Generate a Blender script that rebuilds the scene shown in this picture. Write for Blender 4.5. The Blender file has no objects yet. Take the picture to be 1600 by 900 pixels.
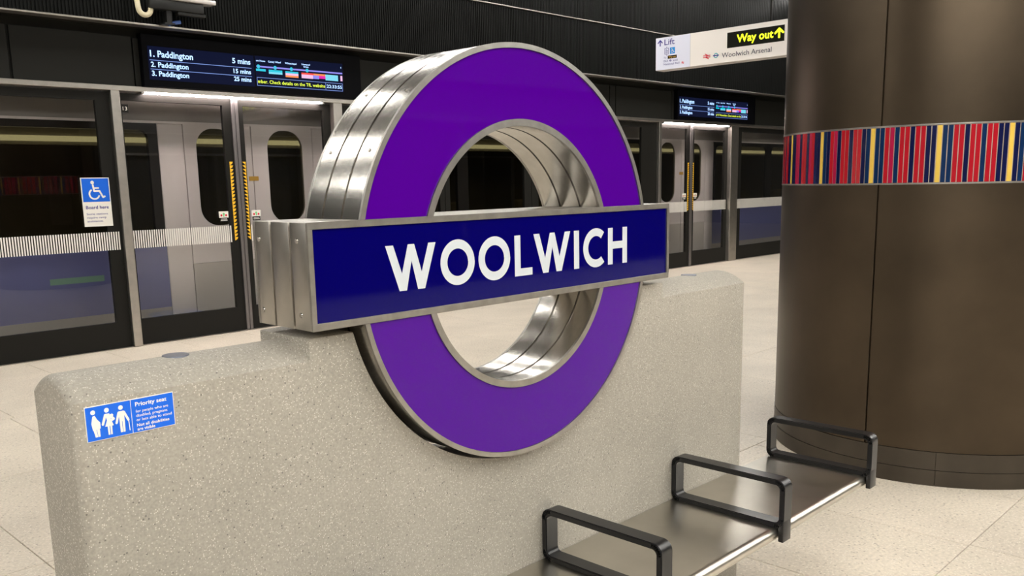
import bpy, bmesh, math, random
import numpy as np
from mathutils import Vector, Matrix
random.seed(4)
scn = bpy.context.scene
COL = scn.collection
# ------------------------------------------------------------------ camera
F_PX, YAW, PITCH, ROLL = 1388.03, 0.795206, -0.178553, -0.019817
CAM = np.array([-1.7304, -1.6408, 1.55]); CYP = 450 + 84.86
_f = np.array([math.sin(YAW)*math.cos(PITCH), math.cos(YAW)*math.cos(PITCH), math.sin(PITCH)])
_r = np.array([math.cos(YAW), -math.sin(YAW), 0.0]); _u = np.cross(_r, _f)
_r2 = _r*math.cos(ROLL) + _u*math.sin(ROLL); _u2 = -_r*math.sin(ROLL) + _u*math.cos(ROLL)
cam_d = bpy.data.cameras.new('camera'); cam = bpy.data.objects.new('camera', cam_d); COL.objects.link(cam)
cam_d.sensor_width = 36.0; cam_d.sensor_fit = 'HORIZONTAL'; cam_d.lens = F_PX/1600*36.0
cam_d.shift_y = 84.86/1600.0; cam_d.clip_start = 0.05; cam_d.clip_end = 200
M = Matrix(((_r2[0], _u2[0], -_f[0], CAM[0]), (_r2[1], _u2[1], -_f[1], CAM[1]), (_r2[2], _u2[2], -_f[2], CAM[2]), (0, 0, 0, 1)))
cam.matrix_world = M
scn.camera = cam
# ------------------------------------------------------------------ world and view
w = bpy.data.worlds.new('world'); scn.world = w; w.use_nodes = True
w.node_tree.nodes['Background'].inputs[0].default_value = (0.9, 0.85, 0.8, 1)
w.node_tree.nodes['Background'].inputs[1].default_value = 0.0
vs = scn.view_settings
vs.view_transform = 'Standard'; vs.look = 'None'; vs.gamma = 1.0; vs.use_curve_mapping = False
vs.exposure = 0.22
LIGHT = dict(rows=((-6.4, 3.0, 44.0), (-2.9, 3.0, 44.0), (5.6, 2.6, 44.0)), door=60.0)

# ------------------------------------------------------------------ materials
def srgb(r, g, b):
    f = lambda c: (c/255/12.92 if c/255 <= .04045 else ((c/255+.055)/1.055)**2.4)
    return (f(r), f(g), f(b), 1)
def mat(name, col, rough=.5, metal=0.0, emit=0.0, coat=0.0, noise=None, bump=0.0, nscale=40.0, stretch=None, spec=.5):
    m = bpy.data.materials.new(name); m.use_nodes = True
    nt = m.node_tree; b = nt.nodes['Principled BSDF']
    b.inputs['Base Color'].default_value = col; b.inputs['Roughness'].default_value = rough
    b.inputs['Metallic'].default_value = metal; b.inputs['Specular IOR Level'].default_value = spec
    b.inputs['Coat Weight'].default_value = coat; b.inputs['Coat Roughness'].default_value = .04
    if emit and name.startswith('screen_'): b.inputs['Base Color'].default_value = (0, 0, 0, 1)
    if emit:
        b.inputs['Emission Color'].default_value = col; b.inputs['Emission Strength'].default_value = emit
    if noise or bump:
        tc = nt.nodes.new('ShaderNodeTexCoord'); mp = nt.nodes.new('ShaderNodeMapping')
        mp.inputs['Scale'].default_value = stretch or (1, 1, 1)
        n = nt.nodes.new('ShaderNodeTexNoise'); n.inputs['Scale'].default_value = nscale; n.inputs['Detail'].default_value = 6
        nt.links.new(tc.outputs['Object'], mp.inputs[0]); nt.links.new(mp.outputs[0], n.inputs['Vector'])
        if noise:
            rp = nt.nodes.new('ShaderNodeValToRGB')
            rp.color_ramp.elements[0].position = .3; rp.color_ramp.elements[1].position = .72
            rp.color_ramp.elements[0].color = tuple(c*(1-noise) for c in col[:3])+(1,)
            rp.color_ramp.elements[1].color = tuple(min(1, c*(1+noise)) for c in col[:3])+(1,)
            nt.links.new(n.outputs['Fac'], rp.inputs[0]); nt.links.new(rp.outputs[0], b.inputs['Base Color'])
        if bump:
            bp_ = nt.nodes.new('ShaderNodeBump'); bp_.inputs['Strength'].default_value = bump; bp_.inputs['Distance'].default_value = .002
            nt.links.new(n.outputs['Fac'], bp_.inputs['Height']); nt.links.new(bp_.outputs[0], b.inputs['Normal'])
    return m
def speckled(name, base, light, dark, scale, rough, amt_l, amt_d, blotch=.1, blotch_scale=3.0, by_object=0.0):
    """stone with pale and dark grains: Voronoi cells picked by their random colour"""
    m = bpy.data.materials.new(name); m.use_nodes = True; nt = m.node_tree; b = nt.nodes['Principled BSDF']
    N = nt.nodes.new; L = nt.links.new
    tc = N('ShaderNodeNewGeometry'); pos = tc.outputs['Position']
    n1 = N('ShaderNodeTexNoise'); n1.inputs['Scale'].default_value = blotch_scale; n1.inputs['Detail'].default_value = 5; L(pos, n1.inputs['Vector'])
    mr = N('ShaderNodeMapRange'); mr.inputs['From Min'].default_value = .3; mr.inputs['From Max'].default_value = .7
    mr.inputs['To Min'].default_value = 1-blotch; mr.inputs['To Max'].default_value = 1+blotch; L(n1.outputs['Fac'], mr.inputs['Value'])
    n2 = N('ShaderNodeTexNoise'); n2.inputs['Scale'].default_value = scale*.6; n2.inputs['Detail'].default_value = 3; L(pos, n2.inputs['Vector'])
    mr2 = N('ShaderNodeMapRange'); mr2.inputs['From Min'].default_value = .3; mr2.inputs['From Max'].default_value = .7
    mr2.inputs['To Min'].default_value = .86; mr2.inputs['To Max'].default_value = 1.12; L(n2.outputs['Fac'], mr2.inputs['Value'])
    mu = N('ShaderNodeMath'); mu.operation = 'MULTIPLY'; L(mr.outputs[0], mu.inputs[0]); L(mr2.outputs[0], mu.inputs[1])
    fac = mu.outputs[0]
    if by_object:
        oi = N('ShaderNodeObjectInfo'); mo = N('ShaderNodeMapRange'); mo.inputs['To Min'].default_value = 1-by_object; mo.inputs['To Max'].default_value = 1+by_object
        L(oi.outputs['Random'], mo.inputs['Value']); m3 = N('ShaderNodeMath'); m3.operation = 'MULTIPLY'; L(fac, m3.inputs[0]); L(mo.outputs[0], m3.inputs[1]); fac = m3.outputs[0]
    vm = N('ShaderNodeVectorMath'); vm.operation = 'SCALE'; vm.inputs[0].default_value = base[:3]; L(fac, vm.inputs['Scale'])
    cur = vm.outputs[0]
    for sc, colr, amt, rad in ((scale, light, amt_l, .42), (scale*.62, dark, amt_d, .36)):
        v = N('ShaderNodeTexVoronoi'); v.inputs['Scale'].default_value = sc; L(pos, v.inputs['Vector'])
        sep = N('ShaderNodeSeparateColor'); L(v.outputs['Color'], sep.inputs[0])
        lt = N('ShaderNodeMath'); lt.operation = 'LESS_THAN'; lt.inputs[1].default_value = amt; L(sep.outputs[0], lt.inputs[0])
        l2 = N('ShaderNodeMath'); l2.operation = 'LESS_THAN'; l2.inputs[1].default_value = rad; L(v.outputs['Distance'], l2.inputs[0])
        an = N('ShaderNodeMath'); an.operation = 'MULTIPLY'; L(lt.outputs[0], an.inputs[0]); L(l2.outputs[0], an.inputs[1])
        mx = N('ShaderNodeMix'); mx.data_type = 'RGBA'; mx.inputs['B'].default_value = colr
        sc2 = N('ShaderNodeMath'); sc2.operation = 'MULTIPLY'; sc2.inputs[1].default_value = .8; L(an.outputs[0], sc2.inputs[0])
        L(sc2.outputs[0], mx.inputs['Factor']); L(cur, mx.inputs['A']); cur = mx.outputs['Result']
    L(cur, b.inputs['Base Color']); b.inputs['Roughness'].default_value = rough
    return m
def glass_mat(name, tint, rough=.0, spec=1.0):
    m = bpy.data.materials.new(name); m.use_nodes = True; nt = m.node_tree
    nt.nodes.remove(nt.nodes['Principled BSDF']); out = nt.nodes['Material Output']
    t = nt.nodes.new('ShaderNodeBsdfTransparent'); t.inputs[0].default_value = tint
    g = nt.nodes.new('ShaderNodeBsdfGlossy'); g.inputs['Roughness'].default_value = rough
    fr = nt.nodes.new('ShaderNodeFresnel'); ge = nt.nodes.new('ShaderNodeNewGeometry'); mr = nt.nodes.new('ShaderNodeMapRange')
    mr.inputs['To Min'].default_value = 1.5; mr.inputs['To Max'].default_value = 1/1.5      # same reflectance on both faces of a pane
    nt.links.new(ge.outputs['Backfacing'], mr.inputs['Value']); nt.links.new(mr.outputs[0], fr.inputs['IOR'])
    mu = nt.nodes.new('ShaderNodeMath'); mu.operation = 'MULTIPLY'; mu.inputs[1].default_value = spec
    mx = nt.nodes.new('ShaderNodeMixShader')
    nt.links.new(fr.outputs[0], mu.inputs[0]); nt.links.new(mu.outputs[0], mx.inputs[0])
    nt.links.new(t.outputs[0], mx.inputs[1]); nt.links.new(g.outputs[0], mx.inputs[2]); nt.links.new(mx.outputs[0], out.inputs[0])
    return m
MT = {}
MT['steel'] = mat('brushed_steel', (.52, .50, .465, 1), .20, 1.0, noise=.07, nscale=60, stretch=(1, 1, .12), bump=.04)
MT['steel_frame'] = mat('satin_steel_frame', (.39, .375, .345, 1), .38, 1.0, noise=.14, nscale=28)
MT['steel_dull'] = mat('dull_steel', (.47, .445, .405, 1), .36, 1.0, noise=.08, nscale=12)
MT['seat_steel'] = mat('seat_steel', (.56, .53, .47, 1), .30, 1.0, noise=.1, nscale=5)
MT['purple'] = mat('purple_enamel', srgb(74, 0, 139), .05, spec=.22)
MT['blue'] = mat('blue_enamel', srgb(3, 0, 90), .05, spec=.2)
MT['white_letter'] = mat('white_letter', srgb(202, 208, 214), .3)
MT['concrete'] = speckled('speckled_concrete', (.36, .335, .285, 1), (.66, .62, .55, 1), (.12, .11, .10, 1), 300, .62, .17, .04, .10, 2.2)
MT['floor'] = speckled('floor_stone', (.64, .57, .472, 1), (.80, .74, .64, 1), (.36, .31, .25, 1), 120, .42, .16, .12, .10, 1.6, .035)
MT['grout'] = mat('grout', (.22, .19, .15, 1), .8)
MT['bronze'] = mat('bronze_cladding', (.084, .063, .042, 1), .36, .85, noise=.28, nscale=1.6)
MT['bronze_dark'] = mat('dark_bronze_skirting', (.078, .066, .052, 1), .42, .8, noise=.2, nscale=4)
MT['black_paint'] = mat('black_armrest_paint', (.010, .010, .011, 1), .30)
MT['black'] = mat('black_frame', (.012, .0115, .010, 1), .45, spec=.15)
MT['black_glass'] = mat('black_bezel', (.002, .002, .003, 1), .4, spec=.05)
MT['clad'] = mat('dark_cladding', (.0055, .0058, .0055, 1), .5, spec=.08)
MT['fascia'] = mat('fascia_panel', (.0105, .0105, .0085, 1), .5, spec=.2)
MT['ceiling'] = mat('ceiling_dark', (.10, .095, .09, 1), .8)
MT['wall_dark'] = mat('wall_dark', (.03, .03, .03, 1), .5)
MT['glass'] = glass_mat('screen_glass', (.86, .86, .86, 1), 0, 1.0)
MT['train_glass'] = glass_mat('train_window_glass', (.60, .58, .50, 1), 0, 1.2)
MT['train_white'] = mat('train_white', (.84, .78, .755, 1), .3)
MT['train_grey'] = mat('train_grey', (.36, .335, .31, 1), .4)
MT['train_purple'] = mat('train_blue_purple', srgb(106, 110, 160), .35)
MT['train_pale'] = mat('train_pale_grey', (.60, .56, .51, 1), .4)
MT['stud'] = mat('dark_stud', (.16, .17, .20, 1), .42, .8)
MT['train_green'] = mat('train_green_strip', srgb(122, 160, 140), .5)
MT['train_black'] = mat('train_black_band', (.02, .018, .016, 1), .2)
MT['train_in'] = mat('train_interior', (.30, .25, .16, 1), .6)
MT['rubber'] = mat('rubber', (.012, .012, .012, 1), .6)
MT['white_print'] = mat('white_print', srgb(235, 232, 225), .5)
MT['blue_sign'] = mat('blue_sign', srgb(0, 100, 225), .35)
MT['navy_print'] = mat('navy_print', srgb(40, 30, 140), .5)
MT['grey_print'] = mat('grey_print', srgb(60, 60, 75), .5)
MT['yellow'] = mat('hazard_yellow', srgb(250, 195, 40), .5)
MT['ochre'] = mat('ochre_mark', srgb(215, 170, 70), .5)
MT['red_print'] = mat('red_print', srgb(225, 40, 60), .5)
MT['teal_print'] = mat('teal_print', srgb(60, 175, 185), .5)
MT['green_print'] = mat('green_print', srgb(120, 200, 130), .5)
MT['sky_print'] = mat('sky_print', srgb(0, 150, 235), .5)
MT['screen_bg'] = mat('screen_navy', srgb(14, 19, 44), .6, emit=1.0, spec=.04)
MT['scr_white'] = mat('screen_white', srgb(170, 205, 255), .4, emit=1.6)
MT['scr_line'] = mat('screen_line', srgb(120, 150, 225), .4, emit=.9)
MT['scr_yellow'] = mat('screen_yellow', srgb(225, 245, 60), .4, emit=1.2)
MT['scr_cyan'] = mat('screen_cyan', srgb(0, 200, 225), .4, emit=.9)
MT['scr_pale'] = mat('screen_pale', srgb(120, 215, 240), .4, emit=.9)
MT['scr_lilac'] = mat('screen_lilac', srgb(140, 135, 240), .4, emit=.9)
MT['scr_orange'] = mat('screen_orange', srgb(255, 140, 70), .4, emit=.9)
MT['scr_red'] = mat('screen_red', srgb(245, 60, 50), .4, emit=.9)
MT['scr_pink'] = mat('screen_pink', srgb(240, 190, 230), .4, emit=.9)
MT['scr_magenta'] = mat('screen_magenta', srgb(225, 0, 170), .4, emit=.9)
MT['sign_face'] = mat('sign_lit_face', srgb(238, 232, 226), .4, emit=.13)
MT['sign_face_blue'] = mat('sign_lit_face_cool', srgb(222, 224, 240), .4, emit=.13)
MT['wayout_black'] = mat('wayout_panel', srgb(16, 17, 5), .5, spec=.1)
MT['wayout_yellow'] = mat('wayout_yellow', srgb(232, 250, 20), .4, emit=1.3)
MT['door_lamp'] = mat('door_lamp', (1, .84, .80, 1), .5, emit=LIGHT['door'])
MT['train_lamp'] = mat('train_lamp', (1, .93, .58, 1), .5, emit=.9)
MT['steel_dark'] = mat('dark_door_edge', (.20, .185, .185, 1), .4, .9)
MT['t_red'] = mat('red_tile', srgb(178, 22, 38), .18, coat=.4)
MT['t_crimson'] = mat('crimson_tile', srgb(176, 24, 70), .18, coat=.4)
MT['t_navy'] = mat('navy_tile', srgb(10, 18, 66), .18, coat=.4)
MT['t_teal'] = mat('dark_blue_tile', srgb(8, 42, 84), .18, coat=.4)
MT['t_yellow'] = mat('yellow_tile', srgb(232, 196, 86), .2, coat=.4)
MT['t_grout'] = mat('tile_grout', srgb(196, 182, 168), .7)
MT['conduit'] = mat('cream_conduit', srgb(205, 195, 165), .4)
MT['cctv'] = mat('cctv_grey', (.014, .014, .0135, 1), .4, spec=.3)
MT['shield'] = mat('shield_silver', (.62, .58, .56, 1), .3, .6)
MT['blue_tie'] = mat('blue_tie', srgb(70, 100, 165), .5)

# ------------------------------------------------------------------ helpers
def link(name, me, parent=None, m=None):
    o = bpy.data.objects.new(name, me); COL.objects.link(o)
    if m is not None and me is not None and not me.materials: me.materials.append(m)
    if parent is not None: o.parent = parent
    return o
def empty(name, loc=(0, 0, 0)):
    o = bpy.data.objects.new(name, None); COL.objects.link(o); o.location = loc; o.empty_display_size = .1
    return o
def tag(o, label=None, cat=None, group=None, kind=None):
    if label: o['label'] = label
    if cat: o['category'] = cat
    if group: o['group'] = group
    if kind: o['kind'] = kind
    return o
def sub(parent, o):
    """parent o to an Empty that stands away from the origin without moving it"""
    o.parent = parent
    o.matrix_parent_inverse = Matrix.Translation(parent.location).inverted()
    return o
def finish(bm, smooth=None):
    bmesh.ops.recalc_face_normals(bm, faces=bm.faces)
    me = bpy.data.meshes.new('mesh'); bm.to_mesh(me); bm.free()
    if smooth is not None:
        for pl in me.polygons: pl.use_smooth = True
        me.set_sharp_from_angle(angle=math.radians(smooth))
    return me
def bx(bm, x0, x1, y0, y1, z0, z1, bev=0.0, seg=1):
    r = bmesh.ops.create_cube(bm, size=1.0)
    for v in r['verts']:
        v.co = Vector(((x0+x1)/2+v.co.x*(x1-x0), (y0+y1)/2+v.co.y*(y1-y0), (z0+z1)/2+v.co.z*(z1-z0)))
    if bev:
        es = list({e for v in r['verts'] for e in v.link_edges})
        bmesh.ops.bevel(bm, geom=es, offset=bev, segments=seg, affect='EDGES', profile=.5)
def box_me(x0, x1, y0, y1, z0, z1, bev=0.0, seg=1):
    bm = bmesh.new(); bx(bm, x0, x1, y0, y1, z0, z1, bev, seg); return finish(bm, 35 if bev else None)
def boxo(name, parent, m, *a, **k):
    me = box_me(*a, **k); o = link(name, me, None, m)
    if parent is not None: sub(parent, o)
    return o
def cyl(bm, c, r, axis, h0, h1, n=32, r2=None):
    """cylinder around an axis through c from h0 to h1"""
    r2 = r if r2 is None else r2; ax = 'xyz'.index(axis); o = [i for i in range(3) if i != ax]
    A = []; Bv = []
    for k in range(n):
        a = 2*math.pi*k/n
        for L, h, rr in ((A, h0, r), (Bv, h1, r2)):
            p = [0, 0, 0]; p[ax] = h; p[o[0]] = c[0]+rr*math.cos(a); p[o[1]] = c[1]+rr*math.sin(a); L.append(bm.verts.new(p))
    for k in range(n): bm.faces.new((A[k], A[(k+1) % n], Bv[(k+1) % n], Bv[k]))
    bm.faces.new(A); bm.faces.new(Bv)
def tube(bm, pts, r, n=10):
    pts = [Vector(p) for p in pts]; rings = []
    for i, p in enumerate(pts):
        t = (pts[min(i+1, len(pts)-1)]-pts[max(i-1, 0)]).normalized()
        a = t.orthogonal().normalized() if i == 0 else (rings_a - t*rings_a.dot(t)).normalized()
        rings_a = a; b = t.cross(a)
        rings.append([bm.verts.new(p+a*r*math.cos(2*math.pi*k/n)+b*r*math.sin(2*math.pi*k/n)) for k in range(n)])
    for i in range(len(rings)-1):
        for k in range(n): bm.faces.new((rings[i][k], rings[i][(k+1) % n], rings[i+1][(k+1) % n], rings[i+1][k]))
    bm.faces.new(rings[0]); bm.faces.new(rings[-1])
class Flat:
    """flat print: polygons in (a, b) laid on the plane O + a*U + b*V, facing N"""
    def __init__(s): s.v = []; s.f = []
    def poly(s, pts):
        i = len(s.v); s.v += list(pts); s.f.append(tuple(range(i, i+len(pts)))); return s
    def rect(s, a0, b0, a1, b1): return s.poly([(a0, b0), (a1, b0), (a1, b1), (a0, b1)])
    def disc(s, a, b, r, n=24, sy=1): return s.poly([(a+r*math.cos(2*math.pi*k/n), b+sy*r*math.sin(2*math.pi*k/n)) for k in range(n)])
    def arc(s, a, b, r0, r1, d0, d1, n=24, sx=1, sy=1):
        for k in range(n):
            t0 = math.radians(d0+(d1-d0)*k/n); t1 = math.radians(d0+(d1-d0)*(k+1)/n)
            s.poly([(a+sx*r0*math.cos(t0), b+sy*r0*math.sin(t0)), (a+sx*r1*math.cos(t0), b+sy*r1*math.sin(t0)),
                    (a+sx*r1*math.cos(t1), b+sy*r1*math.sin(t1)), (a+sx*r0*math.cos(t1), b+sy*r0*math.sin(t1))])
        return s
    def stroke(s, pts, w, cap=True):
        for (a0, b0), (a1, b1) in zip(pts, pts[1:]):
            l = math.hypot(a1-a0, b1-b0); nx, ny = -(b1-b0)/l*w/2, (a1-a0)/l*w/2
            s.poly([(a0+nx, b0+ny), (a0-nx, b0-ny), (a1-nx, b1-ny), (a1+nx, b1+ny)])
        if cap:
            for a, b in pts: s.disc(a, b, w/2, 10)
        return s
    def frame(s, a0, b0, a1, b1, t):
        s.rect(a0, b0, a1, b0+t); s.rect(a0, b1-t, a1, b1); s.rect(a0, b0+t, a0+t, b1-t); s.rect(a1-t, b0+t, a1, b1-t); return s
    def mesh(s, O, U, V, th=0.0):
        O, U, V = Vector(O), Vector(U), Vector(V); N = U.cross(V)
        me = bpy.data.meshes.new('print')
        if not th:
            off = {}
            for i, f in enumerate(s.f):
                for k in f: off[k] = 1.5e-5*i          # overlapping strokes lie a hair apart
            me.from_pydata([O+U*a+V*b+N*off.get(q, 0) for q, (a, b) in enumerate(s.v)], [], s.f); return me
        vs_ = []; fs = []
        for f in s.f:
            n = len(f); i = len(vs_)
            vs_ += [O+U*s.v[k][0]+V*s.v[k][1] for k in f] + [O+U*s.v[k][0]+V*s.v[k][1]+N*th for k in f]
            fs.append(tuple(range(i+n, i+2*n))); fs.append(tuple(reversed(range(i, i+n))))
            for k in range(n): fs.append((i+k, i+(k+1) % n, i+n+(k+1) % n, i+n+k))
        me.from_pydata(vs_, [], fs); bm = bmesh.new(); bm.from_mesh(me); return finish(bm)
def flat(name, parent, m, F, O, U, V, th=0.0):
    o = link(name, F.mesh(O, U, V, th), None, m)
    if parent is not None: sub(parent, o)
    return o
_cap = {}
def text_poly(txt, bold=0.0):
    cu = bpy.data.curves.new('t', 'FONT'); cu.body = txt; cu.size = 1.0; cu.offset = bold; cu.resolution_u = 3
    o = bpy.data.objects.new('t', cu); COL.objects.link(o)
    dg = bpy.context.evaluated_depsgraph_get(); me = bpy.data.meshes.new_from_object(o.evaluated_get(dg))
    bpy.data.objects.remove(o); bpy.data.curves.remove(cu)
    return me
def text(name, parent, m, txt, O, U, V, a0, a1, base, cap, bold=0.0):
    """lettering fitted between a0 and a1 on the base line with the given capital height"""
    if 'c' not in _cap:
        h = text_poly('H'); _cap['c'] = max(v.co.y for v in h.vertices)-min(v.co.y for v in h.vertices)
    me = text_poly(txt, bold); xs = [v.co.x for v in me.vertices]; x0, x1 = min(xs), max(xs)
    O, U, V = Vector(O), Vector(U), Vector(V)
    for v in me.vertices:
        v.co = O+U*(a0+(v.co.x-x0)/(x1-x0)*(a1-a0))+V*(base+v.co.y/_cap['c']*cap)
    me.materials.clear(); o = link(name, me, None, m)
    if parent is not None: sub(parent, o)
    return o
def wheelchair(F, a, b, h):
    """access symbol about h tall with its lower left at (a, b)"""
    k = h
    F.disc(a+.34*k, b+.90*k, .095*k, 18)
    F.stroke([(a+.36*k, b+.76*k), (a+.40*k, b+.45*k), (a+.68*k, b+.45*k), (a+.84*k, b+.12*k), (a+.93*k, b+.16*k)], .095*k)
    F.stroke([(a+.38*k, b+.61*k), (a+.64*k, b+.61*k)], .075*k)
    F.arc(a+.40*k, b+.29*k, .215*k, .30*k, 118, 345, 26)
    return F
XF = ((1, 0, 0), (0, 0, 1))          # plane facing the camera side (-Y)
def P3(a, b, y): return (a, y, b)

# ------------------------------------------------------------------ setting: floor, ceiling, far walls
P = 7.184                              # platform screen plane
fl = empty('floor'); tag(fl, 'pale beige stone platform floor of large slabs with thin joints', 'floor', kind='structure')
boxo('grout_bed', fl, MT['grout'], -14, 26, -9, P+.12, -.12, -.012)
TX, TY = .722, 1.398
tile_me = box_me(-TX/2+.0022, TX/2-.0022, -TY/2+.0022, TY/2-.0022, -.03, 0, .0015)
tile_me.materials.append(MT['floor'])
def in_view(x, y):
    d = np.array([x, y, 0])-CAM; z = d@_f
    if z < .3: return False
    px = 800+F_PX*(d@_r2)/z; return -420 < px < 2000
tile_big = bmesh.new()
rows = [-.53+TY*k for k in range(-6, 6)]
for r, y0 in enumerate(rows):
    off = .13 if y0 > 0 else (-.02 if y0 < -.6 else -.03)
    if 3.6 < y0 < 3.7: off = .10
    for i in range(-19, 36):
        x = off+TX*i+TX/2; y = y0+TY/2
        y1 = min(y0+TY, P+.02)
        if in_view(x, y) and x < 17 and -2.6 < y < P:
            o = link('floor_tile', tile_me, fl); o.location = (x, y, 0)
            if y1 < y0+TY: o.scale = (1, (y1-y0)/TY, 1); o.location = (x, (y0+y1)/2, 0)
        else:
            bx(tile_big, x-TX/2+.0022, x+TX/2-.0022, y0+.0022, y1-.0022, -.03, 0)
o = link('outer_tiles', finish(tile_big), fl, MT['floor']); o['kind'] = 'stuff'
ce = link('ceiling', box_me(-14, 26, -9, 10.6, 5.4, 5.6), None, MT['ceiling']); tag(ce, 'dark flat ceiling high above the platform', 'ceiling', kind='structure')
wb = empty('wall_back', (0, -8.6, 0)); tag(wb, 'dark platform edge wall on the opposite side of the platform', 'wall', kind='structure')
boxo('wall_face', wb, MT['wall_dark'], -14, 26, -8.9, -8.6, 0, 5.4)
boxo('lintel', wb, MT['steel_dull'], -14, 26, -8.6, -8.48, 2.47, 2.53)
boxo('ledge', wb, MT['steel_dull'], -14, 26, -8.6, -8.40, 3.06, 3.08)
for i in range(9):
    boxo('post', wb, MT['steel_dull'], -8.4+i*4, -8.3+i*4, -8.6, -8.53, 0, 2.47)
wl = link('wall_left', box_me(-14.2, -14, -9, 7.0, 0, 5.4), None, MT['wall_dark']); tag(wl, 'dark end wall of the platform hall', 'wall', kind='structure')
wr = link('wall_right', box_me(26, 26.2, -9, 10.6, 0, 5.4), None, MT['wall_dark']); tag(wr, 'dark distant end wall of the platform hall', 'wall', kind='structure')

# ceiling luminaires: long LED battens in rows along the platform
for row, (ly, ln, stg) in enumerate(LIGHT['rows']):
    m = mat('lamp_diffuser_row', (1, .97, .91, 1), .5, emit=stg)
    for i in range(12):
        lx = -11.5+i*2.4
        t = empty('ceiling_light_offscreen', (lx, ly, 4.9)); tag(t, ('long slim ceiling light hung close to the opposite dark wall', 'long slim ceiling light hung in front of the bench', 'shorter slim ceiling light hung close to the platform doors')[row], 'light', ('ceiling lights by the opposite wall', 'ceiling lights over the bench side', 'ceiling lights by the platform doors')[row])
        boxo('housing', t, MT['black'], lx-.09, lx+.09, ly-ln/2, ly+ln/2, 4.93, 5.0)
        for q in (-.8, .8): boxo('rod', t, MT['black'], lx-.01, lx+.01, ly+q*ln/2-.01, ly+q*ln/2+.01, 4.99, 5.42)
        boxo('diffuser_offscreen', t, m, lx-.08, lx+.08, ly-ln/2+.01, ly+ln/2-.01, 4.90, 4.932)

# ------------------------------------------------------------------ platform edge screen
def trim(name, label, cat, m, *a, **k):
    o = link(name, box_me(*a, **k), None, m); tag(o, label, cat, kind='structure'); return o
trim('trim_1', 'long warm steel lintel running above the glass platform doors', 'lintel', MT['steel_dull'], -14, 26, P-.03, P+.14, 2.484, 2.532, bev=.004)
trim('trim_2', 'thin steel ledge along the foot of the ribbed dark cladding', 'ledge', MT['steel_dull'], -14, 26, 6.872, 7.02, 3.060, 3.076, bev=.003)
trim('trim_3', 'thin bright rail between two tiers of dark cladding', 'ledge', MT['steel_dull'], -14, 26, 6.876, 7.0, 3.806, 3.820, bev=.003)
trim('trim_4', 'pale threshold strip along the foot of the platform doors', 'threshold', MT['steel_dull'], -14, 26, P-.005, P+.14, -.02, .006)
# fascia between lintel and ledge
fa = empty('wall_fascia', (0, P, 2.53)); tag(fa, 'dark grey green fascia panels between lintel and ledge', 'wall', kind='structure')
boxo('backing', fa, MT['fascia'], -14, 26, P+.03, P+.10, 2.50, 3.10)
boxo('soffit', fa, MT['fascia'], -14, 26, 6.93, P+.10, 3.076, 3.10)
for x0, x1 in ((-4.2, -1.0), (-.98, 1.02), (1.045, 2.12), (2.135, 2.188), (4.78, 6.2), (6.215, 7.6), (7.615, 9.53), (9.55, 9.68), (9.70, 11.21), (11.225, 11.29), (13.90, 14.0), (14.02, 16.2), (16.22, 19)):
    boxo('fascia_panel', fa, MT['fascia'], x0, x1, P, P+.03, 2.533, 2.995 if x0 != 2.135 else 2.985, bev=.002)
# ribbed upper cladding, two tiers of 2 m modules
wu = empty('wall_platform', (0, 6.9, 3.08)); tag(wu, 'black vertically ribbed cladding panels above the platform doors', 'wall', kind='structure')
boxo('backing', wu, MT['clad'], -14, 26, 6.93, 7.0, 3.078, 5.4)
def ribbed(wd, h, pitch=.031, dep=.011):
    n = int(round(wd/pitch)); bm = bmesh.new(); pts = []
    for k in range(n):
        x = k*wd/n; p = wd/n
        pts += [(x, dep), (x+.30*p, dep), (x+.42*p, 0), (x+.88*p, 0)]
    pts += [(wd, dep), (wd, .03), (0, .03)]
    lo = [bm.verts.new((x, y, 0)) for x, y in pts]; hi = [bm.verts.new((x, y, h)) for x, y in pts]
    for k in range(len(pts)): bm.faces.new((lo[k], lo[(k+1) % len(pts)], hi[(k+1) % len(pts)], hi[k]))
    bm.faces.new(lo); bm.faces.new(hi)
    me = finish(bm); me.materials.append(MT['clad']); return me
tiers = ((3.080, .722), (3.824, 1.57))
for tz, th in tiers:
    wide, narrow = ribbed(1.618, th), ribbed(.362, th)
    for i in range(-3, 11):
        x = 4.436+2.0*(i-1)
        for me, xx in ((narrow, x-.372), (wide, x)):
            o = link('cladding_panel', me); sub(wu, o); o.location = (xx, 6.895, tz)

GY0, GY1 = P+.045, P+.057              # glass of fixed panels and leaves
def stripe_band(name, parent, x0, x1, y, z0=.972, z1=1.148, pitch=.0232):
    F = Flat(); n = int((x1-x0)/pitch)
    for k in range(n): F.rect(x0+k*pitch+.002, z0, x0+k*pitch+.002+pitch*.56, z1)
    o = flat(name, parent, MT['white_print'], F, (0, y, 0), *XF); return o
def glazed(t, x0, x1, bl, br, bb=.26, bt=.08, z1=2.47, band=True, yo=0.0, bm0=None, bm1=None):
    """black edged glass: frame bars, pane and the printed band of bars"""
    y0, y1 = P+.03+yo, P+.075+yo
    bm = bmesh.new()
    bx(bm, x0, x0+bl, y0, y1, .004, z1); bx(bm, x1-br, x1, y0, y1, .004, z1)
    bx(bm, x0+bl, x1-br, y0, y1, .004, bb); bx(bm, x0+bl, x1-br, y0, y1, z1-bt, z1)
    o = link('frame', finish(bm), None, MT['black']); sub(t, o)
    boxo('pane', t, MT['glass'], x0+bl-.004, x1-br+.004, y0+.012, y0+.022, bb-.004, z1-bt+.004)
    if band: stripe_band('stripe_band', t, x0+(bl*.15 if bm0 is None else bm0), x1-(br*.1 if bm1 is None else bm1), y0-.0015)
def fixed(n, x0, x1, label, bl=.1, br=.1, band=True):
    t = empty('window_%d' % n, (x0, P+.03, 0)); tag(t, label, 'window', kind='structure'); glazed(t, x0, x1, bl, br, band=band); return t
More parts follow.
